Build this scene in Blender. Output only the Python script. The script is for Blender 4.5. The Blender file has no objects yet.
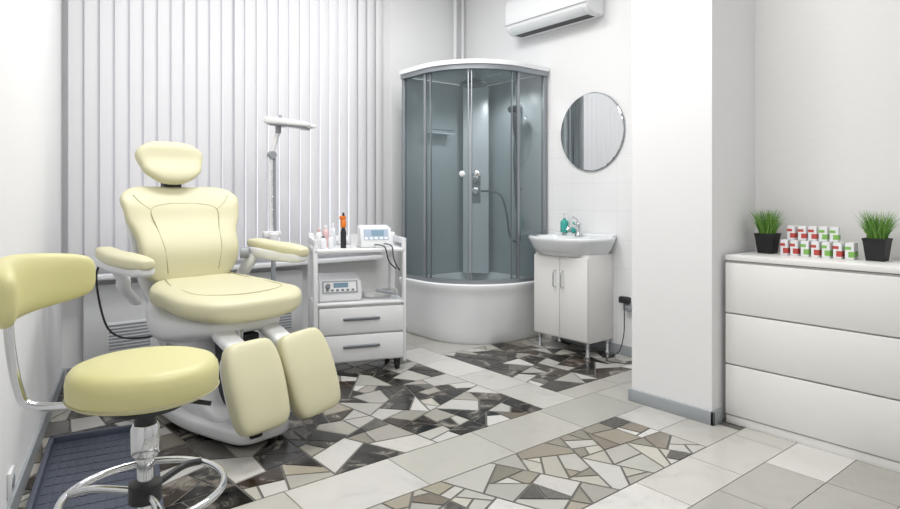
import bpy, bmesh, math, random
from mathutils import Vector, Matrix
random.seed(11)
S=bpy.context.scene
def lin(c):
    c=c/255.0
    return c/12.92 if c<=0.04045 else ((c+0.055)/1.055)**2.4
def rgb(r,g,b): return (lin(r),lin(g),lin(b),1)

# ---------------- materials ----------------
MATS={}
def mat(name,col,rough=0.5,metal=0.0,bump=0.0,bscale=60,var=0.0,emis=None,estr=0,spec=0.5,coat=0):
    if name in MATS: return MATS[name]
    m=bpy.data.materials.new(name); m.use_nodes=True
    nt=m.node_tree; p=nt.nodes['Principled BSDF']
    p.inputs['Base Color'].default_value=col
    p.inputs['Roughness'].default_value=rough
    p.inputs['Metallic'].default_value=metal
    p.inputs['Specular IOR Level'].default_value=spec
    p.inputs['Coat Weight'].default_value=coat
    if emis:
        p.inputs['Emission Color'].default_value=emis
        p.inputs['Emission Strength'].default_value=estr
    tc=nt.nodes.new('ShaderNodeTexCoord')
    n=nt.nodes.new('ShaderNodeTexNoise'); n.inputs['Scale'].default_value=bscale; n.inputs['Detail'].default_value=3
    nt.links.new(tc.outputs['Object'],n.inputs['Vector'])
    if bump>0:
        b=nt.nodes.new('ShaderNodeBump'); b.inputs['Strength'].default_value=bump; b.inputs['Distance'].default_value=0.002
        nt.links.new(n.outputs['Fac'],b.inputs['Height']); nt.links.new(b.outputs['Normal'],p.inputs['Normal'])
    v=var if var>0 else 0.02
    r=nt.nodes.new('ShaderNodeMixRGB'); r.blend_type='MULTIPLY'
    r.inputs[0].default_value=1
    cr=nt.nodes.new('ShaderNodeMapRange'); cr.inputs[3].default_value=1-v; cr.inputs[4].default_value=1+v*0.3
    nt.links.new(n.outputs['Fac'],cr.inputs[0])
    r.inputs[1].default_value=col
    nt.links.new(cr.outputs[0],r.inputs[2]); nt.links.new(r.outputs[0],p.inputs['Base Color'])
    MATS[name]=m; return m

WALL=mat('wall_paint',rgb(235,235,236),0.85,bump=0.15,bscale=120)
WALLR=mat('wall_paper',rgb(229,228,227),0.8,bump=0.5,bscale=25)
CEIL=mat('ceiling_paint',rgb(244,244,244),0.9)
BASEB=mat('grey_baseboard',rgb(160,165,169),0.5)
GROUT=mat('grout',rgb(98,96,92),0.8,bump=.3)
VINYL=mat('cream_vinyl',rgb(212,208,175),0.42,bump=0.12,bscale=250)
SEAM=mat('cream_seam',rgb(180,175,142),0.5)
LEMON=mat('lemon_vinyl',rgb(213,208,150),0.4,bump=0.12,bscale=250)
WPL=mat('white_plastic',rgb(232,233,235),0.3)
WLAM=mat('white_laminate',rgb(236,235,233),0.35)
WCER=mat('white_ceramic',rgb(226,229,231),0.08,coat=.5)
ACR=mat('white_acrylic',rgb(240,242,244),0.15,coat=.3)
GREYPL=mat('grey_plastic',rgb(150,154,160),0.4)
DK=mat('dark_plastic',rgb(35,36,40),0.45)
BLACK=mat('black_rubber',rgb(20,20,22),0.6)
CHR=mat('chrome',rgb(215,217,220),0.12,metal=1)
SATIN=mat('satin_grey_frame',rgb(150,155,161),0.4,metal=.4)
HANDLE=mat('handle_grey',rgb(120,124,130),0.4,metal=.5)
TRAY=mat('slate_blue_tray',rgb(74,80,94),0.45)
LCD=mat('lcd_screen',rgb(120,150,170),0.2)
BLUEP=mat('blue_panel',rgb(165,180,198),0.3)
BTN=mat('button_grey',rgb(120,125,135),0.4)
ORANGE=mat('orange_plastic',rgb(225,120,40),0.4)
PINK=mat('pink_liquid',rgb(222,190,190),0.25)
TEAL=mat('teal_soap',rgb(60,165,155),0.2)
RED=mat('red_label',rgb(186,72,66),0.5)
GREEN=mat('green_label',rgb(130,185,90),0.5)
GRASS=mat('grass_green',rgb(85,140,55),0.55,var=.3,bscale=30)
GRASS2=mat('grass_light',rgb(135,180,80),0.55)
SOIL=mat('soil',rgb(50,40,30),0.9)
PANELG=mat('shower_back_panel',rgb(188,197,201),0.3)
TOWER=mat('shower_tower_panel',rgb(218,222,228),0.3,metal=.1)
MIRR=mat('mirror_silver',rgb(222,225,226),0.02,metal=1)
LENSM=mat('lens_glass',rgb(235,240,245),0.05)
SKIRT=mat('white_wire',rgb(225,225,225),0.5)

def glassmat(name,tint,diff,fac_d,fac_g):
    m=bpy.data.materials.new(name); m.use_nodes=True; nt=m.node_tree; nt.nodes.clear()
    o=nt.nodes.new('ShaderNodeOutputMaterial'); t=nt.nodes.new('ShaderNodeBsdfTransparent'); t.inputs[0].default_value=tint
    d=nt.nodes.new('ShaderNodeBsdfDiffuse'); d.inputs[0].default_value=diff
    g=nt.nodes.new('ShaderNodeBsdfGlossy'); g.inputs['Roughness'].default_value=.03
    m1=nt.nodes.new('ShaderNodeMixShader'); m1.inputs[0].default_value=fac_d
    m2=nt.nodes.new('ShaderNodeMixShader')
    f=nt.nodes.new('ShaderNodeFresnel'); f.inputs[0].default_value=fac_g
    nt.links.new(t.outputs[0],m1.inputs[1]); nt.links.new(d.outputs[0],m1.inputs[2])
    nt.links.new(f.outputs[0],m2.inputs[0]); nt.links.new(m1.outputs[0],m2.inputs[1]); nt.links.new(g.outputs[0],m2.inputs[2])
    nt.links.new(m2.outputs[0],o.inputs[0]); return m
SGLASS=glassmat('smoked_glass',rgb(222,229,230),rgb(150,162,165),.16,1.28)
WGLASS=glassmat('window_glass',(0.95,.97,1,1),(.8,.8,.8,1),.02,1.3)

def blindmat():
    m=bpy.data.materials.new('blind_fabric'); m.use_nodes=True; nt=m.node_tree; nt.nodes.clear()
    o=nt.nodes.new('ShaderNodeOutputMaterial')
    d=nt.nodes.new('ShaderNodeBsdfDiffuse'); d.inputs[0].default_value=rgb(232,231,233)
    t=nt.nodes.new('ShaderNodeBsdfTranslucent'); t.inputs[0].default_value=rgb(234,233,235)
    mx=nt.nodes.new('ShaderNodeMixShader'); mx.inputs[0].default_value=.22
    w=nt.nodes.new('ShaderNodeTexWave'); w.inputs['Scale'].default_value=60; w.bands_direction='Z'
    tc=nt.nodes.new('ShaderNodeTexCoord'); nt.links.new(tc.outputs['Object'],w.inputs['Vector'])
    b=nt.nodes.new('ShaderNodeBump'); b.inputs['Strength'].default_value=.1; b.inputs['Distance'].default_value=.001
    nt.links.new(w.outputs['Fac'],b.inputs['Height']); nt.links.new(b.outputs['Normal'],d.inputs['Normal'])
    nt.links.new(d.outputs[0],mx.inputs[1]); nt.links.new(t.outputs[0],mx.inputs[2]); nt.links.new(mx.outputs[0],o.inputs[0])
    return m
BLIND=blindmat()

def marble(name,dark):
    m=bpy.data.materials.new(name); m.use_nodes=True; nt=m.node_tree; p=nt.nodes['Principled BSDF']
    at=nt.nodes.new('ShaderNodeAttribute'); at.attribute_name='tint'
    tc=nt.nodes.new('ShaderNodeTexCoord')
    ad=nt.nodes.new('ShaderNodeVectorMath'); ad.operation='ADD'
    sc=nt.nodes.new('ShaderNodeVectorMath'); sc.operation='SCALE'; sc.inputs['Scale'].default_value=9
    nt.links.new(at.outputs['Color'],sc.inputs[0]); nt.links.new(tc.outputs['Object'],ad.inputs[0]); nt.links.new(sc.outputs[0],ad.inputs[1])
    n=nt.nodes.new('ShaderNodeTexNoise'); n.inputs['Scale'].default_value=6 if dark else 5; n.inputs['Detail'].default_value=8
    n.inputs['Distortion'].default_value=1.2; n.inputs['Roughness'].default_value=.65
    nt.links.new(ad.outputs[0],n.inputs['Vector'])
    cr=nt.nodes.new('ShaderNodeValToRGB'); e=cr.color_ramp.elements
    if dark:
        e[0].position=.40; e[0].color=(0,0,0,1); e[1].position=.68; e[1].color=(.8,.8,.8,1)
        x=e.new(.54); x.color=(.09,.09,.09,1)
    else:
        e[0].position=.25; e[0].color=(.45,.45,.45,1); e[1].position=.60; e[1].color=(0,0,0,1)
        x=e.new(.43); x.color=(.09,.09,.09,1)
    nt.links.new(n.outputs['Fac'],cr.inputs[0])
    mx=nt.nodes.new('ShaderNodeMixRGB'); nt.links.new(cr.outputs[0],mx.inputs[0])
    nt.links.new(at.outputs['Color'],mx.inputs[1])
    mx.inputs[2].default_value=rgb(165,158,148) if dark else rgb(150,148,145)
    nt.links.new(mx.outputs[0],p.inputs['Base Color']); p.inputs['Roughness'].default_value=.2
    return m
MDARK=marble('marble_dark',True); MLIGHT=marble('marble_light',False)

# ---------------- geometry helpers ----------------
def empty(name,loc=(0,0,0),rz=0):
    e=bpy.data.objects.new(name,None); S.collection.objects.link(e); e.location=loc; e.rotation_euler=(0,0,math.radians(rz)); e.empty_display_size=.1
    return e
def mk(name,bm,m,parent=None,smooth=False,ang=None):
    me=bpy.data.meshes.new(name)
    bmesh.ops.recalc_face_normals(bm,faces=bm.faces)
    bm.to_mesh(me); bm.free()
    for x in (m if isinstance(m,list) else [m]): me.materials.append(x)
    if smooth:
        for p in me.polygons: p.use_smooth=True
        if ang is not None: 
            try: me.set_sharp_from_angle(angle=math.radians(ang))
            except Exception: pass
    o=bpy.data.objects.new(name,me); S.collection.objects.link(o)
    if parent: o.parent=parent
    return o
def addbox(bm,x0,x1,y0,y1,z0,z1,bev=0,seg=2,mtx=None,mi=0):
    b=bmesh.new()
    vs=[b.verts.new((x,y,z)) for x in (x0,x1) for y in (y0,y1) for z in (z0,z1)]
    for f in ((0,1,3,2),(4,6,7,5),(0,4,5,1),(2,3,7,6),(0,2,6,4),(1,5,7,3)): b.faces.new([vs[i] for i in f])
    bmesh.ops.recalc_face_normals(b,faces=b.faces)
    if bev>0: bmesh.ops.bevel(b,geom=list(b.edges),offset=bev,segments=seg,affect='EDGES',profile=.5)
    if mtx is not None: b.transform(mtx)
    for f in b.faces: f.material_index=mi
    t=bpy.data.meshes.new('t'); b.to_mesh(t); b.free(); bm.from_mesh(t); bpy.data.meshes.remove(t)
def box(name,parent,m,x0,x1,y0,y1,z0,z1,bev=0.003,seg=2,mtx=None):
    bm=bmesh.new(); addbox(bm,x0,x1,y0,y1,z0,z1,bev,seg,mtx); return mk(name,bm,m,parent,smooth=bev>0,ang=35)
def boxes(name,parent,m,lst,bev=0.0):
    bm=bmesh.new()
    for b in lst: addbox(bm,*b,bev)
    return mk(name,bm,m,parent,smooth=bev>0,ang=35)
def addlathe(bm,prof,c=(0,0,0),seg=32,axis=None):
    rings=[]
    M=Matrix.Translation(Vector(c))
    if axis is not None:
        M=M@Vector((0,0,1)).rotation_difference(Vector(axis).normalized()).to_matrix().to_4x4()
    for r,z in prof:
        r=max(r,0.0004)
        rings.append([bm.verts.new(M@Vector((r*math.cos(2*math.pi*i/seg),r*math.sin(2*math.pi*i/seg),z))) for i in range(seg)])
    for a,b in zip(rings,rings[1:]):
        for i in range(seg):
            bm.faces.new((a[i],a[(i+1)%seg],b[(i+1)%seg],b[i]))
    bm.faces.new(rings[0]); bm.faces.new(rings[-1])
def lathe(name,parent,m,prof,c=(0,0,0),seg=32,axis=None,ang=40):
    bm=bmesh.new(); addlathe(bm,prof,c,seg,axis); return mk(name,bm,m,parent,True,ang)
def cyl(name,parent,m,a,b,r,seg=20):
    a=Vector(a);b=Vector(b); L=(b-a).length
    return lathe(name,parent,m,[(r,0),(r,L)],a,seg,b-a)
def smoothpts(pts,sub=8):
    P=[Vector(p) for p in pts]; out=[]
    if len(P)<3: return P
    for i in range(len(P)-1):
        p0=P[max(i-1,0)];p1=P[i];p2=P[i+1];p3=P[min(i+2,len(P)-1)]
        for k in range(sub):
            t=k/sub
            out.append(0.5*((2*p1)+(-p0+p2)*t+(2*p0-5*p1+4*p2-p3)*t*t+(-p0+3*p1-3*p2+p3)*t**3))
    out.append(P[-1]); return out
def addtube(bm,pts,r,seg=10,closed=False):
    n=len(pts); rings=[]; prevN=None
    for i in range(n):
        if closed: T=(pts[(i+1)%n]-pts[i-1]).normalized()
        else: T=(pts[min(i+1,n-1)]-pts[max(i-1,0)]).normalized()
        if prevN is None:
            N=T.orthogonal().normalized()
        else:
            N=(prevN-T*prevN.dot(T))
            N=N.normalized() if N.length>1e-6 else T.orthogonal().normalized()
        prevN=N; B=T.cross(N)
        rr=r[i] if isinstance(r,list) else r
        rings.append([bm.verts.new(pts[i]+N*rr*math.cos(2*math.pi*k/seg)+B*rr*math.sin(2*math.pi*k/seg)) for k in range(seg)])
    m=n if closed else n-1
    for i in range(m):
        a=rings[i];b=rings[(i+1)%n]
        for k in range(seg): bm.faces.new((a[k],a[(k+1)%seg],b[(k+1)%seg],b[k]))
    if not closed: bm.faces.new(rings[0]); bm.faces.new(rings[-1])
def tube(name,parent,m,pts,r,seg=10,sm=True,closed=False):
    P=smoothpts(pts) if sm else [Vector(p) for p in pts]
    bm=bmesh.new(); addtube(bm,P,r,seg,closed); return mk(name,bm,m,parent,True,50)
def ringpts(r,z,n=48,c=(0,0)): return [Vector((c[0]+r*math.cos(2*math.pi*i/n),c[1]+r*math.sin(2*math.pi*i/n),z)) for i in range(n)]
def loft(name,parent,m,rings,caps=True,ang=None):
    bm=bmesh.new(); R=[[bm.verts.new(p) for p in r] for r in rings]; n=len(R[0])
    for a,b in zip(R,R[1:]):
        for i in range(n): bm.faces.new((a[i],a[(i+1)%n],b[(i+1)%n],b[i]))
    if caps: bm.faces.new(R[0]); bm.faces.new(R[-1])
    return mk(name,bm,m,parent,True,ang)
def pad(name,parent,m,f,nt=28,nphi=40,p=3.5,q=5):
    """f(t)->(center,U,V,a,b,k): width axis U half a, thickness axis V half b, k: side curl along V"""
    rings=[]
    for i in range(nt+1):
        tau=-math.cos(math.pi*i/nt); t=(tau+1)/2
        tt=min(abs(tau),.9995)
        r=(1-tt**q)**(1/q)
        c,U,V,a,b,k=f(t); ring=[]
        for j in range(nphi):
            ph=2*math.pi*j/nphi; cc=math.cos(ph); ss=math.sin(ph)
            x=math.copysign(abs(cc)**(2/p),cc); y=math.copysign(abs(ss)**(2/p),ss)
            ring.append(c+U*(a*r*x)+V*(b*r*y+k*(x*r)**2))
        rings.append(ring)
    return loft(name,parent,m,rings)
def lerp(a,b,t): return a+(b-a)*t
def interp(tab,t):
    for (t0,v0),(t1,v1) in zip(tab,tab[1:]):
        if t<=t1:
            s=(t-t0)/(t1-t0); s=s*s*(3-2*s); return v0+(v1-v0)*s
    return tab[-1][1]

# ---------------- camera ----------------
cam=bpy.data.cameras.new('camera'); co=bpy.data.objects.new('camera',cam); S.collection.objects.link(co)
co.location=(0,0,1.10); co.rotation_euler=(math.radians(90),0,math.radians(-38.8))
cam.sensor_width=36; cam.lens=609/900*36; cam.shift_y=-57.5/900; cam.clip_start=.02
S.camera=co

# ---------------- room shell ----------------
H=3.1
RX=3.28
boxes('wall_right',None,WALLR,[(RX,3.9,-1.8,1.5,0,H)])
boxes('wall_sink_side',None,WALL,[(3.6,3.8,1.95,4.5,0,H)])
boxes('wall_pillar',None,WALL,[(2.83,3.8,1.5,1.95,0,H)])
WX0,WX1,WZ0,WZ1=.56,2.58,.66,2.9
boxes('wall_window_side',None,WALL,[(-.2,WX0,4.3,4.5,0,H),(WX1,3.8,4.3,4.5,0,H),(WX0,WX1,4.3,4.5,0,WZ0),(WX0,WX1,4.3,4.5,WZ1,H)])
boxes('wall_front',None,WALL,[(-1.2,3.9,-2.0,-1.8,0,H)])
wd=Vector((-.193,-.981)).normalized(); wn=Vector((wd.y,-wd.x))
if wn.x>0: wn=-wn
p0=Vector((.475,4.3)); p1=p0+wd*6.35
def prism(name,pts,z0,z1,m,parent=None):
    bm=bmesh.new(); a=[bm.verts.new((p[0],p[1],z0)) for p in pts]; b=[bm.verts.new((p[0],p[1],z1)) for p in pts]
    n=len(pts)
    for i in range(n): bm.faces.new((a[i],a[(i+1)%n],b[(i+1)%n],b[i]))
    bm.faces.new(a); bm.faces.new(b); return mk(name,bm,m,parent)
prism('wall_left',[p0,p1,p1+wn*.2,p0+wn*.2],0,H,WALL)
boxes('ceiling',None,CEIL,[(-1.2,3.9,-2.0,4.5,H,H+.1)])
prism('baseboard_left',[p0-wn*.012,p1-wn*.012,p1,p0],0,.075,BASEB)
boxes('baseboard_pillar',None,BASEB,[(2.815,2.83,1.485,1.95,0,.065),(2.815,2.905,1.485,1.5,0,.065),(2.815,3.6,1.95,1.965,0,.065)],bev=.002)
boxes('baseboard_sink_side',None,BASEB,[(3.585,3.6,1.965,3.2,0,.07)],bev=.002)
boxes('baseboard_window_side',None,BASEB,[(.5,2.75,4.285,4.3,0,.07)],bev=.002)
boxes('baseboard_right',None,BASEB,[(RX-.015,RX,-1.8,-.18,0,.07)],bev=.002)

# ---------------- floor : broken-marble paving ----------------
def clip(poly,n,d):
    out=[]
    for i in range(len(poly)):
        a=poly[i];b=poly[(i+1)%len(poly)]; da=n.dot(a)-d; db=n.dot(b)-d
        if da>=0: out.append(a)
        if da*db<0: out.append(a+(b-a)*(da/(da-db)))
    return out
def area(p): return abs(sum(p[i].x*p[(i+1)%len(p)].y-p[(i+1)%len(p)].x*p[i].y for i in range(len(p))))/2
def inset(poly,g):
    c=sum(poly,Vector((0,0)))/len(poly); out=poly
    for i in range(len(poly)):
        a=poly[i];b=poly[(i+1)%len(poly)]; e=b-a
        if e.length<1e-5: continue
        n=Vector((-e.y,e.x)).normalized()
        if n.dot(c-a)<0: n=-n
        out=clip(out,n,n.dot(a)+g)
        if len(out)<3: return None
    return out
def shatter(poly,amin,amax):
    A=area(poly)
    if A<amin or (A<amax and random.random()<.4): return [poly]
    L=max(range(len(poly)),key=lambda i:(poly[(i+1)%len(poly)]-poly[i]).length)
    a=poly[L];b=poly[(L+1)%len(poly)]; e=(b-a).normalized(); pt=a+(b-a)*random.uniform(.33,.67)
    th=random.uniform(-.55,.55)
    n=Vector((e.x*math.cos(th)-e.y*math.sin(th),e.x*math.sin(th)+e.y*math.cos(th))); d=n.dot(pt)
    q1=clip(poly,n,d); q2=clip(poly,-n,-d)
    if len(q1)<3 or len(q2)<3 or area(q1)<amin*.12 or area(q2)<amin*.12: return [poly]
    return shatter(q1,amin,amax)+shatter(q2,amin,amax)
def rect(x0,x1,y0,y1): return [Vector((x0,y0)),Vector((x1,y0)),Vector((x1,y1)),Vector((x0,y1))]
pieces=[]
darks=[(38,39,40),(56,53,50),(68,60,52),(32,34,36),(96,78,60),(50,56,54),(112,94,74),(42,41,44)]
lights=[(224,223,220),(216,215,211),(230,229,227),(207,205,200),(220,218,212)]
mids=[(192,189,181),(182,176,167),(162,161,157),(202,198,188),(148,146,141)]
def J(c,j=6):
    d=random.uniform(-j,j); return tuple(max(0,min(255,v+d)) for v in c)
def crazy(x0,x1,y0,y1,amin,amax,pd,pm):
    for q in shatter(rect(x0,x1,y0,y1),amin,amax):
        r=random.random()
        if r<pd: pieces.append((q,1,J(random.choice(darks))))
        elif r<pd+pm: pieces.append((q,0,J(random.choice(mids))))
        else: pieces.append((q,0,J(random.choice(lights))))
def tiles(x0,x1,y0,y1,sx,sy,stag=False):
    ny=max(1,round((y1-y0)/sy)); hy=(y1-y0)/ny
    for j in range(ny):
        x=x0-(sx*.5*(j%2) if stag else 0)
        while x<x1-1e-4:
            a=max(x,x0); b=min(x+sx,x1)
            if b-a>.02: pieces.append((rect(a,b,y0+j*hy,y0+(j+1)*hy),0,J(random.choice(lights[:3]),5)))
            x+=sx
crazy(-.6,2.36,2.16,4.32,.013,.042,.53,.10)
tiles(2.36,2.62,2.16,4.32,.26,.38)
tiles(2.62,3.62,2.16,2.30,.4,.14)
crazy(2.62,3.62,2.30,3.35,.012,.04,.42,.15)
tiles(2.62,3.62,3.35,4.32,.3,.3)
tiles(-.9,3.62,1.86,2.16,.46,.30)
crazy(-.9,2.56,1.38,1.86,.009,.028,.0,.30)
tiles(2.56,2.86,1.38,1.86,.3,.3)
tiles(-1.2,3.4,.92,1.38,.38,.23,True)
tiles(-1.2,3.4,.45,.92,.4,.235,True)
tiles(-1.4,3.4,-1.85,.45,.46,.38,True)
bm=bmesh.new(); colL=bm.loops.layers.color.new('tint')
v=[bm.verts.new(p) for p in ((-1.4,-1.9,-.1),(3.8,-1.9,-.1),(3.8,4.45,-.1),(-1.4,4.45,-.1),(-1.4,-1.9,-.0025),(3.8,-1.9,-.0025),(3.8,4.45,-.0025),(-1.4,4.45,-.0025))]
for f in ((0,1,2,3),(4,5,6,7),(0,1,5,4),(1,2,6,5),(2,3,7,6),(3,0,4,7)):
    fa=bm.faces.new([v[i] for i in f]); fa.material_index=0
for q,mi,c in pieces:
    ortho=len(q)==4 and abs((q[1]-q[0]).x*(q[1]-q[0]).y)<1e-6 and abs((q[2]-q[1]).x*(q[2]-q[1]).y)<1e-6
    g=.0018 if ortho and not mi else .0048
    r=inset(q,g)
    if not r or len(r)<3: continue
    rr=[r[0]]
    for p in r[1:]:
        if (p-rr[-1]).length>1e-4: rr.append(p)
    if (rr[0]-rr[-1]).length<1e-4: rr.pop()
    if len(rr)<3: continue
    cc=rgb(*c)
    top=[bm.verts.new((p.x,p.y,0)) for p in rr]; bot=[bm.verts.new((p.x,p.y,-.0025)) for p in rr]
    fs=[bm.faces.new(top)]
    for i in range(len(rr)): fs.append(bm.faces.new((top[i],top[(i+1)%len(rr)],bot[(i+1)%len(rr)],bot[i])))
    for fa in fs:
        fa.material_index=2 if mi else 1
        for l in fa.loops: l[colL]=cc
mk('floor',bm,[GROUT,MLIGHT,MDARK])

def tilemat():
    m=bpy.data.materials.new('glazed_wall_tile'); m.use_nodes=True; nt=m.node_tree; p=nt.nodes['Principled BSDF']
    tc=nt.nodes.new('ShaderNodeTexCoord'); sx=nt.nodes.new('ShaderNodeSeparateXYZ'); cx=nt.nodes.new('ShaderNodeCombineXYZ')
    nt.links.new(tc.outputs['Object'],sx.inputs[0]); nt.links.new(sx.outputs['Y'],cx.inputs['X']); nt.links.new(sx.outputs['Z'],cx.inputs['Y'])
    b=nt.nodes.new('ShaderNodeTexBrick'); b.offset=0; b.inputs['Scale'].default_value=1; b.inputs['Brick Width'].default_value=.2; b.inputs['Row Height'].default_value=.2
    b.inputs['Mortar Size'].default_value=.0015; b.inputs['Color1'].default_value=rgb(233,234,235); b.inputs['Color2'].default_value=rgb(235,235,236); b.inputs['Mortar'].default_value=rgb(220,221,222)
    nt.links.new(cx.outputs[0],b.inputs['Vector']); nt.links.new(b.outputs['Color'],p.inputs['Base Color']); p.inputs['Roughness'].default_value=.35
    return m
boxes('trim_wall_tiles',None,tilemat(),[(3.594,3.6,1.955,3.24,.07,1.62)])

# ---------------- window, blinds, sill, radiator screen ----------------
w=empty('window_1',((WX0+WX1)/2,4.42,0))
ww=(WX1-WX0)/2
fr=[(-ww,-ww+.06,-.03,.03,WZ0,WZ1),(ww-.06,ww,-.03,.03,WZ0,WZ1),(-ww,ww,-.03,.03,WZ0,WZ0+.06),(-ww,ww,-.03,.03,WZ1-.06,WZ1),(-.04,.04,-.03,.03,WZ0,WZ1)]
boxes('frame',w,WPL,fr,bev=.003)
boxes('glass',w,WGLASS,[(-ww+.06,ww-.06,-.004,.004,WZ0+.06,WZ1-.06)])
boxes('window_sill',None,WPL,[(.52,2.66,4.16,4.3,.60,.63)],bev=.006)
bl=empty('vertical_blinds',(0,4.22,0))
bm=bmesh.new(); n=27
for i in range(n):
    xx=.50+i*(2.2/n)
    a=math.radians(19+random.uniform(-3,3)); hw=.0465
    cx,sy=math.cos(a)*hw,math.sin(a)*hw
    cols=[]
    for k in range(9):
        s=-1+2*k/8; bow=.010*(1-s*s)
        px=xx+.04+cx*s+bow*math.sin(a); py=sy*s-bow*math.cos(a)
        cols.append((bm.verts.new((px,py,.665)),bm.verts.new((px,py,2.93))))
    for a1,b1 in zip(cols,cols[1:]): bm.faces.new((a1[0],b1[0],b1[1],a1[1]))
mk('slats',bm,BLIND,bl,True)
box('head_rail',bl,WPL,.48,2.76,-.025,.025,2.93,2.975)
tube('bead_chain',bl,SKIRT,[(2.745,-.03,2.93),(2.75,-.03,1.4),(2.755,-.03,.9)],.003,6)
rad=empty('radiator_screen',(1.2,4.25,0))
box('screen_panel',rad,WPL,-.62,.80,0,.03,.08,.56,.004)
gr=[]; sl_=[]
for gx in (-.50,.02,.46):
    gr.append((gx,gx+.26,-.006,.001,.12,.32))
    for i in range(9): sl_.append((gx+.012,gx+.248,-.008,-.004,.132+i*.0205,.143+i*.0205))
boxes('vent_frames',rad,WPL,gr,bev=.002); boxes('vent_slots',rad,GREYPL,sl_)
pp=empty('heating_pipes',(3.52,4.2,0))
cyl('pipe_1',pp,WPL,(-.06,.03,0),(-.06,.03,H),.017); cyl('pipe_2',pp,WPL,(.02,.02,0),(.02,.02,H),.012)

# ---------------- lights ----------------
mm=mat('fill_panel_glow',(1,1,1,1),.5,emis=(1,.995,.985,1),estr=1.5)  # glow for the added fill panels below
for i,(lx,ly,en) in enumerate(((1.15,2.8,23),(2.2,3.1,20),(1.0,1.0,19),(2.2,1.7,15.5),(1.8,-.5,13))):  # unseen ceiling panels, added and weighted to brighten the room
    e=empty('added_fill_panel',(lx,ly,H))
    box('housing',e,WPL,-.31,.31,-.31,.31,-.03,0,.003)
    L=bpy.data.lights.new('lamp','AREA'); L.shape='SQUARE'; L.size=.58; L.energy=en; L.color=(1,.995,.98)
    lo=bpy.data.objects.new('lamp',L); S.collection.objects.link(lo); lo.parent=e; lo.location=(0,0,-.04)
    box('fill_diffuser',e,mm,-.28,.28,-.28,.28,-.035,-.03,0)
W=bpy.data.worlds.new('world'); S.world=W; W.use_nodes=True
W.node_tree.nodes['Background'].inputs[0].default_value=(.99,.98,1,1); W.node_tree.nodes['Background'].inputs[1].default_value=1.25

# ---------------- treatment chair ----------------
ch=empty('treatment_chair',(.984,3.06,0),9.9)
X=Vector((1,0,0));Y=Vector((0,1,0));Z=Vector((0,0,1))
V3=lambda *a: Vector(a)
pad('base_plate',ch,WPL,lambda t:(V3(0,lerp(-.46,.46,t),.055),X,Z,interp([(0,.15),(.5,.20),(1,.17)],t),.045,0),p=4,q=6)
pad('base_foot',ch,DK,lambda t:(V3(0,lerp(-.42,.42,t),.018),X,Z,.14,.017,0),p=4,q=6)
pad('lower_housing',ch,WPL,lambda t:(V3(0,lerp(.02,.14,t),lerp(.07,.46,t)),X,Y,interp([(0,.17),(.5,.15),(1,.20)],t),interp([(0,.32),(.35,.24),(1,.22)],t),0),p=4,q=10)
pad('base_shroud',ch,WPL,lambda t:(V3(0,lerp(-.32,.34,t),interp([(0,.10),(.6,.17),(1,.12)],t)),X,Z,.16,interp([(0,.03),(.5,.10),(1,.05)],t),0),p=3.5,q=5)
box('lift_slot',ch,DK,-.08,.08,-.26,-.13,.12,.46,.01)
cyl('lift_piston',ch,CHR,(-.05,-.25,.12),(-.05,-.30,.50),.020)
box('side_joint',ch,GREYPL,-.19,-.14,.03,.14,.30,.40,.015)
box('side_panel_seam',ch,GREYPL,-.185,-.12,-.05,.20,.225,.235,.003)
box('front_knob',ch,DK,-.09,-.03,-.47,-.41,.05,.085,.01)
cyl('adjust_lever',ch,DK,(-.09,-.33,.1),(-.14,-.36,.22),.012)
pad('seat_shell',ch,WPL,lambda t:(V3(0,lerp(-.31,.40,t),interp([(0,.515),(.6,.485),(1,.55)],t)),X,Z,interp([(0,.23),(.5,.275),(1,.22)],t),interp([(0,.05),(.5,.085),(1,.08)],t),0),p=3.2,q=4)
def seatf(t):
    return (V3(.015,lerp(-.385,.27,t),interp([(0,.588),(.3,.600),(.7,.612),(1,.635)],t)),X,Z,interp([(0,.265),(.25,.308),(.7,.295),(1,.25)],t),.064,.016)
pad('seat_cushion',ch,VINYL,seatf,p=3.4,q=5)
def seat_top(s,t):
    c,U,V,a,b,k=seatf(t); return c+U*(a*s)+V*(b*(1-abs(s)**3.4)**(1/3.4)*.985+k*s*s)
tube('seat_seam',ch,SEAM,[seat_top(-.66,.93),seat_top(-.7,.7),seat_top(-.72,.45),seat_top(-.68,.25),seat_top(-.4,.16),seat_top(0,.14),seat_top(.4,.16),seat_top(.68,.25),seat_top(.72,.45),seat_top(.7,.7),seat_top(.66,.93)],.0025,6)
def backf(t):
    y=.27+.17*t; z=.66+.49*t
    V=V3(0,-1,.34).normalized()
    a=interp([(0,.235),(.2,.255),(.42,.262),(.68,.300),(.85,.318),(1,.30)],t)
    b=interp([(0,.045),(.3,.06),(.7,.05),(1,.04)],t)
    return (V3(0,y,z)+V*interp([(0,0),(.3,.03),(.7,0),(1,-.01)],t),X,V,a,b,interp([(0,.02),(.4,.035),(.8,.06),(1,.05)],t))
pad('backrest_cushion',ch,VINYL,backf,p=3.2,q=6,nt=36)
def back_f(s,t):
    c,U,V,a,b,k=backf(t); return c+U*(a*s)+V*(b*(1-abs(s)**3.2)**(1/3.2)*.985+k*s*s)
tube('backrest_seam',ch,SEAM,[back_f(-.55,.08),back_f(-.58,.3),back_f(-.60,.5),back_f(-.58,.72),back_f(-.3,.79),back_f(0,.80),back_f(.3,.79),back_f(.58,.72),back_f(.60,.5),back_f(.58,.3),back_f(.55,.08)],.0025,6)
tube('backrest_seam_left',ch,SEAM,[back_f(-.58,.72),back_f(-.72,.8),back_f(-.8,.88)],.0022,6)
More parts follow.
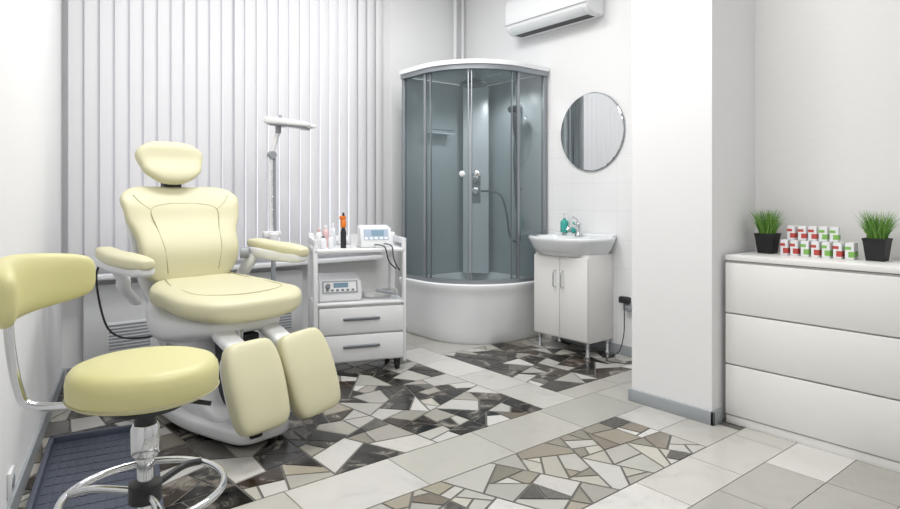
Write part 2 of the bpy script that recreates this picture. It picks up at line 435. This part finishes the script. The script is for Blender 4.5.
tube('backrest_seam_right',ch,SEAM,[back_f(.58,.72),back_f(.72,.8),back_f(.8,.88)],.0022,6)
def shellf(t):
    V=V3(0,-1,.34).normalized()
    return (V3(0,.30+.18*t,.52+.58*t)-V*.035,X,V,interp([(0,.20),(.5,.24),(1,.26)],t),.035,.02)
pad('backrest_shell',ch,WPL,shellf,p=3.2,q=6)
Vh=V3(0,-1,.45).normalized(); Uz=V3(0,.45,1).normalized()
pad('headrest_cushion',ch,VINYL,lambda t:(V3(-.035,.44,1.275)+Uz*lerp(-.12,.12,t)+Vh*interp([(0,.01),(.5,-.005),(1,.015)],t),X,Vh,interp([(0,.13),(.35,.160),(.7,.182),(1,.16)],t),interp([(0,.045),(.5,.05),(1,.06)],t),.025),p=2.6,q=2.8)
box('headrest_bracket',ch,DK,-.06,.03,.43,.50,1.145,1.185,.01)
tube('headrest_post',ch,CHR,[(-.015,.47,1.05),(-.015,.475,1.15),(-.02,.48,1.26)],.012)
for sgn,nm in ((-1,'left'),(1,'right')):
    x0=-.415 if sgn<0 else .365
    pad('armrest_cushion_'+nm,ch,VINYL,lambda t:(V3(x0+sgn*.015*math.sin(t*3.14),lerp(-.22,.30,t),interp([(0,.815),(.5,.825),(1,.84)],t)),X,Z,interp([(0,.045),(.3,.058),(1,.045)],t),.032,0),p=2.8,q=5)
    pad('armrest_shell_'+nm,ch,WPL,lambda t:(V3(x0,lerp(-.21,.30,t),interp([(0,.79),(.5,.79),(1,.80)],t)),X,Z,.046,.034,0),p=2.8,q=5)
    pad('armrest_support_'+nm,ch,WPL,lambda t:(V3(sgn*interp([(0,.24),(.5,.32),(1,abs(x0)-.02)],t),interp([(0,.36),(1,.24)],t),lerp(.56,.80,t)),X,Y,.026,.05,0),p=2.6,q=6)
    cyl('armrest_pivot_'+nm,ch,GREYPL,(x0-sgn*.045,.25,.79),(x0-sgn*.085,.27,.79),.032)
for sgn,nm in ((-1,'left'),(1,'right')):
    T=V3(sgn*.012+.025,-.13,-.36).normalized(); Vn=V3(0,-.36,.13).normalized()
    U=T.cross(Vn).normalized()
    if U.x<0: U=-U
    top=V3(sgn*.128+.020,-.455,.478)
    pad('leg_cushion_'+nm,ch,VINYL,lambda t:(top+T*(.38*t),U,Vn,interp([(0,.118),(.4,.128),(1,.122)],t),interp([(0,.05),(.5,.06),(1,.052)],t),.008),p=3.8,q=5.5)
    pad('leg_shell_'+nm,ch,WPL,lambda t:(top+T*(.03+.32*t)-Vn*.06,U,Vn,.105,.035,0),p=3.2,q=5)
    pad('leg_bracket_'+nm,ch,WPL,lambda t:(V3(sgn*.115,lerp(-.25,-.42,t),lerp(.49,.43,t)),X,Z,.05,.028,0),p=3,q=6)
tube('hand_control_cable',ch,DK,[(-.40,.3,.82),(-.43,.33,.72),(-.39,.34,.5),(-.33,.32,.42),(-.22,.3,.40),(-.17,.25,.42)],.005,6)

# ---------------- swivel stool ----------------
st=empty('swivel_stool',(.357,1.648,0))
SR=.171; ds=.022
lathe('seat',st,LEMON,[(0,.588+ds),(SR-.025,.588+ds),(SR-.008,.594+ds),(SR-.001,.606+ds),(SR,.640+ds),(SR-.003,.656+ds),(SR-.012,.668+ds),(SR-.03,.675+ds),(.09,.678+ds),(0,.679+ds)],seg=64,ang=60)
tube('seat_piping',st,SEAM,ringpts(SR-.001,.602+ds,64),.0025,6,sm=False,closed=True)
lathe('seat_plate',st,DK,[(0,.582),(.09,.582),(.10,.611),(0,.611)])
A=Vector((-.285,-.165,0));M_=Vector((-.252,.095,0));B=Vector((-.078,.222,0))
def bez(t):
    C=2*M_-.5*(A+B); return (1-t)**2*A+2*t*(1-t)*C+t*t*B
def bk(t):
    c=bez(t); d=(bez(min(t+.01,1))-bez(max(t-.01,0))).normalized(); N=Vector((d.y,-d.x,0))
    if N.dot(-c)<0: N=-N
    return (c+Z*.893,Z,N,interp([(0,.068),(.4,.074),(1,.062)],t),.028,0)
pad('back_cushion',st,LEMON,bk,p=2.8,q=5)
tube('back_strut',st,CHR,[(-.269,.10,.88),(-.269,.098,.78),(-.252,.088,.655),(-.225,.08,.61),(-.12,.05,.597),(0,0,.596)],.011,12)
cyl('gas_lift_cover',st,DK,(0,0,.47),(0,0,.585),.026)
cyl('gas_lift',st,CHR,(0,0,.12),(0,0,.57),.019)
lathe('hub_collar',st,CHR,[(.028,.46),(.033,.47),(.033,.53),(.028,.54)])
tube('foot_ring',st,CHR,ringpts(.182,.372,64),.0095,10,sm=False,closed=True)
lathe('ring_hub',st,DK,[(.024,.345),(.038,.35),(.038,.395),(.024,.40)])
for i in range(3):
    a=2*math.pi*i/3+.5; c,s=math.cos(a),math.sin(a)
    tube('ring_spoke_%d'%i,st,DK if i==0 else CHR,[(.03*c,.03*s,.375),(.12*c,.12*s,.385),(.178*c,.178*s,.374)],.009)
tube('height_lever',st,DK,[(0,0,.60),(.08,-.04,.59),(.14,-.06,.575)],.006)
lathe('base_hub',st,CHR,[(.03,.08),(.045,.085),(.04,.14),(.025,.16)])
for i in range(5):
    a=2*math.pi*i/5+.2; c,s=math.cos(a),math.sin(a)
    tube('base_leg_%d'%i,st,CHR,[(.03*c,.03*s,.12),(.14*c,.14*s,.105),(.25*c,.25*s,.07)],[.018]*9+[.015]*8,10)
    cyl('caster_stem_%d'%i,st,CHR,(.25*c,.25*s,.045),(.25*c,.25*s,.08),.006)
    cyl('caster_%d'%i,st,BLACK,(.25*c-.015*s,.25*s+.015*c,.026),(.25*c+.015*s,.25*s-.015*c,.026),.025)

# ---------------- floor tray ----------------
tr=empty('pedicure_foot_tray',(.42,2.70,0),-11.1)
box('tray_base',tr,TRAY,-.21,.21,-.48,.48,.0,.012,.003)
boxes('tray_rim',tr,TRAY,[(-.21,-.19,-.48,.48,.0,.04),(.19,.21,-.48,.48,.0,.04),(-.21,.21,.46,.48,.0,.04),(-.21,.21,-.48,-.46,.0,.04)],bev=.004)
boxes('tray_ribs',tr,TRAY,[(-.185+i*.0308,-.178+i*.0308,-.45,.45,.01,.014) for i in range(1,13)]+[(-.18,.18,-.45+j*.075,-.443+j*.075,.01,.014) for j in range(1,12)],bev=.0)

# ---------------- trolley ----------------
CX,CY,CR=2.005,3.47,-20.7
ca=empty('equipment_trolley',(CX,CY,0),CR)
box('drawer_cabinet',ca,WPL,-.28,.28,-.17,.19,.075,.43,.006)
for i,(z0,z1) in enumerate(((.085,.245),(.255,.415))):
    box('drawer_%d'%i,ca,WPL,-.255,.27,-.19,-.165,z0,z1,.006)
    zc=(z0+z1)/2+.01
    pad('drawer_handle_%d'%i,ca,HANDLE,lambda t:(V3(lerp(-.11,.12,t),-.192,zc),Z,Y,.010,.010,0),p=3,q=6)
box('middle_shelf',ca,WPL,-.285,.285,-.19,.19,.43,.445,.004)
box('top_shelf',ca,WPL,-.285,.285,-.19,.19,.755,.775,.004)
boxes('posts',ca,WPL,[(-.29,-.255,.13,.19,.06,.86),(.255,.29,.13,.19,.06,.86),(-.29,-.262,-.19,-.14,.06,.84),(.268,.29,-.19,-.14,.06,.84)],bev=.006)
boxes('side_rails',ca,WPL,[(-.29,-.275,-.19,.19,.80,.84),(.275,.29,-.19,.19,.80,.84),(-.28,.28,.178,.19,.80,.84)],bev=.004)
for i,(cx,cy) in enumerate(((-.24,-.14),(.24,-.14),(-.24,.15),(.24,.15))):
    cyl('caster_%d'%i,ca,BLACK,(cx-.012,cy,.028),(cx+.012,cy,.028),.027); box('caster_fork_%d'%i,ca,DK,cx-.018,cx+.018,cy-.012,cy+.012,.03,.08,.003)
def place(lx,ly,z): return Matrix.Translation((CX,CY,0))@Matrix.Rotation(math.radians(CR),4,'Z')@Vector((lx,ly,z))
def wedge(name,parent,m,prof,x0,x1,bev=.006):
    bm=bmesh.new(); a=[bm.verts.new((x0,y,z)) for y,z in prof]; b=[bm.verts.new((x1,y,z)) for y,z in prof]; n=len(prof)
    for i in range(n): bm.faces.new((a[i],a[(i+1)%n],b[(i+1)%n],b[i]))
    bm.faces.new(a); bm.faces.new(b); bmesh.ops.recalc_face_normals(bm,faces=bm.faces)
    bmesh.ops.bevel(bm,geom=list(bm.edges),offset=bev,segments=2,affect='EDGES')
    return mk(name,bm,m,parent,True,35)
def onface(name,parent,m,y0,z0,y1,z1,x0,x1,s0,s1,th=.003):
    a=Vector((0,y0,z0));b=Vector((0,y1,z1)); d=(b-a); nrm=Vector((0,-d.z,d.y)).normalized()
    if nrm.y>0: nrm=-nrm
    bm=bmesh.new(); P=[]
    for off in (-.001,th):
        for (x,s) in ((x0,s0),(x1,s0),(x1,s1),(x0,s1)):
            P.append(bm.verts.new(a+d*s+nrm*off+Vector((x,0,0))))
    for f in ((0,1,2,3),(4,5,6,7),(0,1,5,4),(1,2,6,5),(2,3,7,6),(3,0,4,7)): bm.faces.new([P[i] for i in f])
    return mk(name,bm,m,parent)
d1=empty('pedicure_drill_unit',place(.115,-.02,.7755),CR)
wedge('housing',d1,WPL,[(-.08,0),(-.085,.04),(-.055,.125),(.07,.14),(.085,0)],-.10,.10)
onface('front_panel',d1,BLUEP,-.085,.04,-.055,.125,-.08,.08,.1,.9,.002)
onface('display',d1,LCD,-.085,.04,-.055,.125,-.03,.05,.42,.82,.004)
for i in range(5): onface('button_%d'%i,d1,WPL,-.085,.04,-.055,.125,-.075+i*.032,-.055+i*.032,.15,.32,.004)
tube('handpiece_cord',d1,DK,[(.05,-.082,.025),(.075,-.19,.016),(.085,-.20,-.055),(.105,-.205,-.11),(.125,-.20,-.135)],.004,6)
tube('handpiece_cord_2',d1,DK,[(-.01,-.082,.02),(.03,-.19,.012),(.055,-.20,-.075),(.10,-.205,-.125)],.004,6)
d2=empty('podiatry_control_unit',place(-.12,-.02,.4455),CR)
wedge('housing',d2,WPL,[(-.11,0),(-.12,.05),(-.09,.135),(.10,.16),(.12,0)],-.135,.135,.01)
onface('front_panel',d2,GREYPL,-.12,.05,-.09,.135,-.11,.11,.08,.92,.002)
onface('inner_panel',d2,WPL,-.12,.05,-.09,.135,-.10,.10,.16,.84,.003)
onface('display',d2,LCD,-.12,.05,-.09,.135,-.04,.05,.45,.78,.005)
for i in range(6): onface('button_%d'%i,d2,BTN,-.12,.05,-.09,.135,-.09+i*.032,-.072+i*.032,.2,.34,.005)
lathe('knob',d2,BTN,[(.016,0),(.014,.014)],(-.075,-.108,.1),axis=(0,-1,.3))
hs=empty('handpiece_hose',place(.14,-.02,.4455),CR)
pts=[]
for i in range(60):
    a=i/60*2*math.pi*3.2; r=.06+.012*math.sin(i*.7); pts.append((r*1.4*math.cos(a),r*math.sin(a),.010+.035*i/60))
pts+=[(.11,-.02,.05),(.115,-.06,.03)]
tube('hose',hs,SKIRT,pts,.0065,8)
cyl('handpiece',hs,GREYPL,(-.03,-.09,.06),(.1,-.10,.035),.011)
def bottle(name,lx,ly,r,h,m,capm,z=.7752):
    e=empty(name,place(lx,ly,z))
    lathe('bottle_body',e,m,[(r*.95,0),(r,.004),(r,h*.7),(r*.75,h*.8),(r*.4,h*.85),(r*.4,h*.9)])
    lathe('bottle_cap',e,capm,[(r*.5,h*.88),(r*.5,h),(r*.35,h*1.03)])
bottle('lotion_bottle',-.24,-.02,.022,.12,WPL,PINK)
bottle('lotion_bottle',-.19,.03,.022,.14,PINK,WPL)
bottle('lotion_bottle',-.17,-.08,.018,.09,WPL,WPL)
bottle('lotion_bottle',-.22,-.10,.020,.08,WPL,BTN)
bottle('lotion_bottle',-.14,.06,.018,.15,LENSM,WPL)
e=empty('orange_spray_bottle',place(-.09,-.06,.7752))
lathe('body',e,DK,[(.016,0),(.018,.005),(.018,.10),(.010,.13)]); lathe('collar',e,ORANGE,[(.012,.13),(.018,.135),(.018,.17),(.012,.18)])
box('trigger',e,ORANGE,-.025,.015,-.01,.01,.18,.205,.004); lathe('tip',e,DK,[(.008,.205),(.006,.225)])
e=empty('white_cup',place(-.03,-.1,.7752)); lathe('cup',e,WPL,[(.02,0),(.026,.09),(.024,.09),(.018,.005)])

# ---------------- magnifier lamp ----------------
ml=empty('magnifier_lamp',(1.575,3.78,0))
lathe('base_hub',ml,WPL,[(.05,.05),(.05,.09),(.025,.12)])
for i in range(5):
    a=2*math.pi*i/5+.9; c,s=math.cos(a),math.sin(a)
    tube('base_leg_%d'%i,ml,WPL,[(0.02*c,0.02*s,.075),(.1*c,.1*s,.07),(.17*c,.17*s,.06)],.014)
    cyl('caster_%d'%i,ml,BLACK,(.17*c-.012*s,.17*s+.012*c,.024),(.17*c+.012*s,.17*s-.012*c,.024),.023)
cyl('stand_pole',ml,GREYPL,(0,0,.08),(0,0,.84),.014)
lathe('pole_joint',ml,WPL,[(.02,.80),(.035,.81),(.035,.86),(.02,.87)])
box('joint_bracket',ml,WPL,-.07,.05,-.02,.02,.84,.88,.008)
for dx in (-.016,.016):
    cyl('arm_rod_%s'%('a' if dx<0 else 'b'),ml,GREYPL if dx>0 else WPL,(dx-.005,0,.87),(dx-.01,0,1.36),.010)
tube('arm_spring',ml,CHR,[(-.006+ .008*math.cos(i*1.2),.008*math.sin(i*1.2),.92+i*.004) for i in range(90)],.0015,4,sm=False)
lathe('elbow',ml,GREYPL,[(.024,-.024),(.028,0),(.024,.024)],(-.01,0,1.37),axis=(0,1,0))
tube('upper_arm',ml,WPL,[(-.01,0,1.37),(.0,-.01,1.43),(.025,-.02,1.52)],.015)
lathe('lamp_neck',ml,GREYPL,[(.018,-.02),(.018,.03)],(.025,-.02,1.53))
cyl('top_knob',ml,GREYPL,(.03,-.02,1.57),(.04,-.02,1.63),.009)
# flat tapered rectangular head
hd=Vector((.76,-.60,-.12)).normalized(); hu=Vector((.60,.76,.0)).normalized(); hv=hd.cross(hu).normalized()
if hv.z<0: hv=-hv
hc0=Vector((-.04,.03,1.595))
pad('lamp_head',ml,WPL,lambda t:(hc0+hd*(.30*t),hu,hv,interp([(0,.055),(.5,.085),(1,.09)],t),interp([(0,.024),(.5,.022),(1,.016)],t),0),p=5,q=8)
pad('lamp_underside',ml,GREYPL,lambda t:(hc0+hd*(.02+.26*t)-hv*.018,hu,hv,interp([(0,.045),(.5,.075),(1,.08)],t),.010,0),p=5,q=8)
lathe('lens',ml,LENSM,[(.0,-.0285),(.055,-.028),(.055,-.024)],hc0+hd*.18,40,axis=hv)
cyl('head_handle',ml,WPL,hc0+hd*.29,hc0+hd*.33,.009)

# ---------------- shower cabin ----------------
sh=empty('shower_cabin',(3.58,4.06,0))
R=.82; ra=.53
def plan(o,bo=0,n=24):
    c=(-R+ra,-R+ra); pts=[(-R+o,-bo)]
    for i in range(n+1):
        a=math.pi+ (math.pi/2)*i/n; pts.append((c[0]+(ra-o)*math.cos(a),c[1]+(ra-o)*math.sin(a)))
    pts.append((-bo,-R+o)); return pts
def basinring(o,bo,z): return [Vector((x,y,z)) for x,y in plan(o,bo)]+[Vector((-bo,-bo,z))]
loft('tray_basin',sh,ACR,[basinring(.075,0,0),basinring(.06,0,.02),basinring(.045,0,.10),basinring(.025,0,.22),basinring(.008,0,.34),basinring(-.005,0,.40),basinring(-.02,0,.425),basinring(-.02,0,.450),basinring(-.01,0,.458),basinring(.05,.05,.458),basinring(.065,.06,.44),basinring(.10,.09,.30),basinring(.14,.12,.285)],ang=50)
def rail(name,o0,o1,z0,z1,m):
    a=plan(o0);b=plan(o1); bm=bmesh.new(); rings=[]
    for p,q in zip(a,b): rings.append([bm.verts.new((p[0],p[1],z0)),bm.verts.new((p[0],p[1],z1)),bm.verts.new((q[0],q[1],z1)),bm.verts.new((q[0],q[1],z0))])
    for r,s in zip(rings,rings[1:]):
        for i in range(4): bm.faces.new((r[i],r[(i+1)%4],s[(i+1)%4],s[i]))
    bm.faces.new(rings[0]); bm.faces.new(rings[-1]); return mk(name,bm,m,sh,True,40)
rail('bottom_rail',.0,.045,.455,.485,SATIN); rail('top_rail',-.005,.05,2.045,2.08,SATIN)
rail('top_cap',-.018,.055,2.08,2.112,ACR)
def post(name,x,y,z0,z1,w=.03,d=.03,rot=0,m=SATIN):
    box(name,sh,m,-w/2,w/2,-d/2,d/2,z0,z1,.003,2,Matrix.Translation((x,y,0))@Matrix.Rotation(rot,4,'Z'))
post('post_left',-R+.02,-.015,.455,2.06); post('post_right',-.015,-R+.02,.455,2.06)
cc=(-R+ra,-R+ra)
def ap(deg,o): a=math.radians(deg); return cc[0]+(ra-o)*math.cos(a),cc[1]+(ra-o)*math.sin(a)
for nm,dg,w_ in (('post_a',181,.022),('post_b',269,.022),('door_stile_1',223.8,.011),('door_stile_2',226.4,.011),('door_edge_1',188,.005),('door_edge_2',262,.005)):
    x,y=ap(dg,.022); post(nm,x,y,.48,2.05,.022,w_,math.radians(dg))
def glass(name,pts):
    bm=bmesh.new(); c=[(bm.verts.new((x,y,.48)),bm.verts.new((x,y,2.05))) for x,y in pts]
    for a,b in zip(c,c[1:]): bm.faces.new((a[0],b[0],b[1],a[1]))
    mk(name,bm,SGLASS,sh,True)
glass('glass_left',[(-R+.018,-.02),(-R+.018,-R+ra)])
glass('glass_right',[(-R+ra,-R+.018),(-.02,-R+.018)])
glass('door_glass_1',[ap(180+i*43.8/14,.02) for i in range(15)])
glass('door_glass_2',[ap(226.4+i*43.6/14,.02) for i in range(15)])
box('back_panel_a',sh,PANELG,-R+.02,-.01,-.022,-.008,.455,2.06,0.002)
box('back_panel_b',sh,PANELG,-.022,-.008,-R+.02,-.02,.455,2.06,0.002)
loft('roof',sh,PANELG,[basinring(.02,.0,2.07),basinring(.02,0,2.085)],ang=30)
Mt=Matrix.Translation((-.17,-.17,0))@Matrix.Rotation(math.radians(-45),4,'Z')
box('tower_panel',sh,TOWER,-.11,.11,-.02,.02,.455,2.03,.01,2,Mt)
box('tower_inset',sh,GREYPL,-.04,.04,-.026,-.018,1.05,1.30,.008,2,Mt)
for i,z in enumerate((1.25,1.15)):
    c0=Mt@Vector((0,-.03,z)); 
    lathe('mixer_knob_%d'%i,sh,CHR,[(.030,0),(.030,.012),(.02,.016),(.02,.04)],c0,24,axis=(-1,-1,0))
lathe('rain_head',sh,DK,[(.02,.05),(.10,.02),(.11,0),(.105,-.01)],(-.38,-.38,2.0))
cyl('rain_head_stem',sh,CHR,(-.38,-.38,2.01),(-.38,-.38,2.07),.015)
L=bpy.data.lights.new('cabin_downlight','SPOT'); L.energy=15; L.spot_size=2.6; L.spot_blend=.6; L.shadow_soft_size=.05
lo=bpy.data.objects.new('cabin_downlight',L); S.collection.objects.link(lo); lo.parent=sh; lo.location=(-.30,-.55,2.055)
lathe('downlight_disc',sh,WCER,[(.05,.006),(.045,0)],(-.30,-.55,2.06))
cyl('riser_rail',sh,CHR,(-.07,-.56,1.15),(-.07,-.56,1.85),.011)
for z in (1.16,1.84): cyl('riser_mount_%d'%int(z*100),sh,CHR,(-.02,-.56,z),(-.075,-.56,z),.012)
cyl('hand_shower_handle',sh,HANDLE,(-.09,-.56,1.60),(-.13,-.58,1.78),.016)
lathe('hand_shower_head',sh,HANDLE,[(.02,.02),(.045,.005),(.045,-.008)],(-.14,-.59,1.80),24,axis=(.5,.3,.8))
tube('shower_hose',sh,HANDLE,[(-.09,-.56,1.62),(-.10,-.56,1.4),(-.09,-.57,1.05),(-.08,-.60,.80),(-.08,-.58,.74),(-.09,-.50,.78),(-.10,-.46,1.0),(-.12,-.40,1.13),(-.18,-.25,1.15)],.009,8)
for z in (1.62,):
    box('corner_shelf',sh,LENSM,-.60,-.36,-.12,-.02,z,z+.008,.002)
    tube('shelf_rail',sh,CHR,[(-.60,-.02,z+.03),(-.60,-.12,z+.03),(-.36,-.12,z+.03),(-.36,-.02,z+.03)],.005,6,sm=False)
for i,dg in enumerate((219.5,231)):
    x,y=ap(dg,-.002); a=math.radians(dg); lathe('door_knob_%d'%i,sh,CHR if i else WCER,[(.010,-.02),(.010,.01),(.020,.016),(.022,.028),(.014,.034)],(x,y,1.27),24,axis=(math.cos(a),math.sin(a),0))
lathe('drain',sh,CHR,[(.04,0),(.035,.006)],(-.4,-.4,.285))

# ---------------- wash basin ----------------
sk=empty('washbasin_cabinet',(3.592,2.875,0),-90)
box('cabinet_body',sk,WLAM,-.245,.245,-.27,-.002,.10,.70,.003)
box('door_left',sk,WLAM,-.245,-.002,-.287,-.271,.11,.68,.004); box('door_right',sk,WLAM,.002,.245,-.287,-.271,.11,.68,.004)
for s in (-1,1):
    tube('door_handle_%s'%('l' if s<0 else 'r'),sk,CHR,[(s*.035,-.287,.58),(s*.035,-.31,.57),(s*.035,-.312,.52),(s*.035,-.31,.47),(s*.035,-.287,.46)],.0055,8)
for i,(x_,y_) in enumerate(((-.22,-.25),(.22,-.25),(-.22,-.03),(.22,-.03))): lathe('leg_%d'%i,sk,CHR,[(.018,0),(.018,.01),(.012,.02),(.012,.10)],(x_,y_,0))
def sinkring(a,d0,z,p=3.0,n=48):
    out=[]
    for j in range(n):
        ph=2*math.pi*j/n; c,s=math.cos(ph),math.sin(ph)
        x_=math.copysign(abs(c)**(2/p),c)*a
        if s<0: y_=-.12-(d0-.12)*abs(s)**(2/2.3)
        else: y_=-.12+.118*abs(s)**(2/6)
        out.append(Vector((x_-.02,y_,z)))
    return out
def sinkin(a,b,z,cy=-.22,n=48):
    return [Vector((a*math.cos(2*math.pi*j/n)-.02,cy+b*math.sin(2*math.pi*j/n),z)) for j in range(n)]
loft('basin',sk,WCER,[sinkring(.20,.25,.67),sinkring(.255,.31,.685),sinkring(.29,.355,.73),sinkring(.312,.375,.78),sinkring(.325,.383,.798),sinkring(.323,.381,.812),sinkring(.315,.373,.817),sinkin(.225,.120,.813),sinkin(.21,.115,.795),sinkin(.17,.09,.73),sinkin(.06,.04,.705)],ang=60)
box('basin_back_lip',sk,WCER,-.31,.28,-.05,-.002,.80,.835,.01,3)
lathe('faucet_base',sk,CHR,[(.026,0),(.024,.015),(.02,.02),(.02,.07),(.022,.08),(.015,.095)],(0.0,-.08,.816))
tube('faucet_spout',sk,CHR,[(.0,-.08,.86),(.0,-.13,.89),(.0,-.18,.885),(.0,-.20,.865)],.012)
tube('faucet_lever',sk,CHR,[(.0,-.08,.91),(.0,-.10,.94),(.0,-.14,.955)],.007)
lathe('drain',sk,CHR,[(.02,0),(.018,.003)],(0,-.22,.706))
sb=empty('soap_bottle',(3.54,3.03,.8355),0)
lathe('body',sb,TEAL,[(.026,0),(.03,.005),(.03,.075),(.022,.09),(.011,.095),(.011,.105)]); lathe('pump',sb,WPL,[(.012,.105),(.012,.115),(.004,.12),(.004,.135)]); box('nozzle',sb,WPL,-.035,.008,-.006,.006,.135,.143,.002)
sb2=empty('soap_bottle',(3.55,2.95,.8355),0)
lathe('body',sb2,TEAL,[(.016,0),(.018,.004),(.018,.05),(.008,.065),(.007,.08)]); lathe('cap',sb2,WPL,[(.010,.078),(.010,.095)])

mr=empty('round_wall_mirror',(3.592,2.815,1.575),-90)
lathe('mirror_glass',mr,MIRR,[(.284,0),(.284,.006),(.280,.009),(0,.009)],(0,-.008,0),72,axis=(0,-1,0),ang=20)
lathe('backing_rim',mr,GREYPL,[(.287,0),(.287,.007),(.27,.007)],(0,-.001,0),72,axis=(0,-1,0),ang=20)

so=empty('wall_socket',(3.592,2.5,.37),-90)
box('plate',so,WPL,-.04,.04,-.012,0,-.04,.04,.004)
box('plug',so,DK,-.05,.03,-.055,-.010,.0,.045,.01)
box('plug_adapter',so,GREYPL,-.02,.05,-.045,-.010,-.05,-.01,.01)
tube('cord',so,DK,[(0,-.055,.02),(.02,-.08,-.10),(.0,-.06,-.22),(-.03,-.07,-.33),(-.06,-.14,-.362),(-.02,-.22,-.364),(.08,-.2,-.364),(.16,-.12,-.364)],.0035,6)
q=p0+wd*1.80
sl=empty('wall_socket',(q.x,q.y,.14)); sl.rotation_euler=(0,0,math.atan2(wd.y,wd.x))
box('plate',sl,WPL,-.04,.04,0.0,.012,-.04,.04,.004); lathe('socket_recess',sl,GREYPL,[(.022,0),(.022,.003)],(0,.012,0),axis=(0,1,0))

# ---------------- air conditioner ----------------
ac=empty('wall_air_conditioner',(3.6,3.12,0),-90)
ring=[(0,2.395),(-.13,2.395),(-.175,2.42),(-.195,2.46),(-.20,2.53),(-.195,2.63),(-.17,2.675),(-.12,2.69),(0,2.69)]
wedge('body',ac,WPL,ring,-.41,.41,.008)
wedge('louver',ac,WCER,[(-.135,2.393),(-.172,2.412),(-.190,2.445),(-.186,2.447),(-.165,2.415),(-.132,2.398)],-.36,.36,.001)
boxes('vent_slot',ac,DK,[(-.365,.365,-.13,-.05,2.3935,2.396)])
boxes('panel_line',ac,GREYPL,[(-.405,.405,-.2005,-.1985,2.465,2.469)])
boxes('display_window',ac,GREYPL,[(.28,.34,-.2025,-.199,2.51,2.525)])

# ---------------- dresser ----------------
DT=.818
dr=empty('chest_of_drawers',(RX-.004,.675,0),-90)
box('carcass',dr,WLAM,-.80,.80,-.345,0,.0,DT-.03,.002)
box('top_panel',dr,WLAM,-.80,.80,-.365,0,DT-.025,DT,.002)
box('top_gap',dr,GREYPL,-.795,.795,-.340,-.01,DT-.031,DT-.024,0)
for r_ in range(3):
    z0=.045+r_*.2475
    for c_ in range(2):
        x0=-.80+c_*.80
        box('drawer_front_%d_%d'%(r_,c_),dr,WLAM,x0+.0008*c_,x0+.80-(.0 if c_ else .0008),-.365,-.344,z0,z0+.2405,.003)
box('plinth',dr,WLAM,-.80,.80,-.358,-.33,0,.04,.002)
def grasspot(x,y,seed):
    e=empty('potted_grass',(x,y,DT)); rnd=random.Random(seed)
    loft('pot',e,BLACK,[[Vector((s*a,t*a,z)) for s,t in ((-1,-1),(1,-1),(1,1),(-1,1))] for a,z in ((.034,0),(.044,.090),(.046,.092),(.046,.100),(.041,.100),(.040,.085))],ang=30)
    boxes('soil',e,SOIL,[(-.040,.040,-.040,.040,.075,.087)])
    bm=bmesh.new()
    for i in range(560):
        a=rnd.uniform(0,6.283); rr=.036*math.sqrt(rnd.random()); bx_,by_=rr*math.cos(a),rr*math.sin(a)
        h=rnd.uniform(.07,.14); lean=rnd.uniform(.01,.068)*(rr/.036*.9+.15); a2=a+rnd.uniform(-.5,.5)
        dx,dy=math.cos(a2)*lean,math.sin(a2)*lean; w_=rnd.uniform(.0015,.0028); wa=rnd.uniform(0,3.14)
        pts=[]
        for k in range(4):
            t=k/3; c=Vector((bx_+dx*t*t,by_+dy*t*t,.085+h*t)); ww_=w_*(1-t*.92); o=Vector((math.cos(wa),math.sin(wa),0))*ww_
            pts.append((bm.verts.new(c-o),bm.verts.new(c+o)))
        mi=1 if rnd.random()<.4 else 0
        for p,q in zip(pts,pts[1:]): bm.faces.new((p[0],p[1],q[1],q[0])).material_index=mi
    mk('grass_blades',bm,[GRASS,GRASS2],e)
grasspot(3.16,1.385,1); grasspot(3.16,.915,2)
pb=empty('stacked_product_boxes',(3.17,1.15,DT))
bmw=bmesh.new(); bmr=bmesh.new(); bmg=bmesh.new()
jr=random.Random(4)
def jar(y,x,z,red,h=.074):
    w_=.0175; b2=bmesh.new()
    Mx=Matrix.Translation((x,y,z))@Matrix.Rotation(jr.uniform(-.18,.18),4,'Z')
    addbox(bmw,-w_,w_,-w_,w_,0,h,.0015,1,Mx)
    b=bmr if red else bmg
    addbox(b,-w_-.0006,w_+.0006,-w_-.0006,.004,.010,h*.48,0,1,Mx)
    addbox(b,-w_-.0006,w_+.0006,-.006,w_+.0006,h*.60,h*.78,0,1,Mx)
    b2.free()
for r_ in range(2):
    for i in range(7): jar(.138-i*.046+(.0 if r_==0 else .008),(-.035 if r_==0 else .012),0,i<4 and not i==2 or i==5)
for i in range(5): jar(.115-i*.046,-.012,.0745,i<3,.068)
mk('box_bodies',bmw,WPL,pb); mk('red_labels',bmr,RED,pb); mk('green_labels',bmg,GREEN,pb)

S.view_settings.view_transform='Standard'
S.view_settings.exposure=0
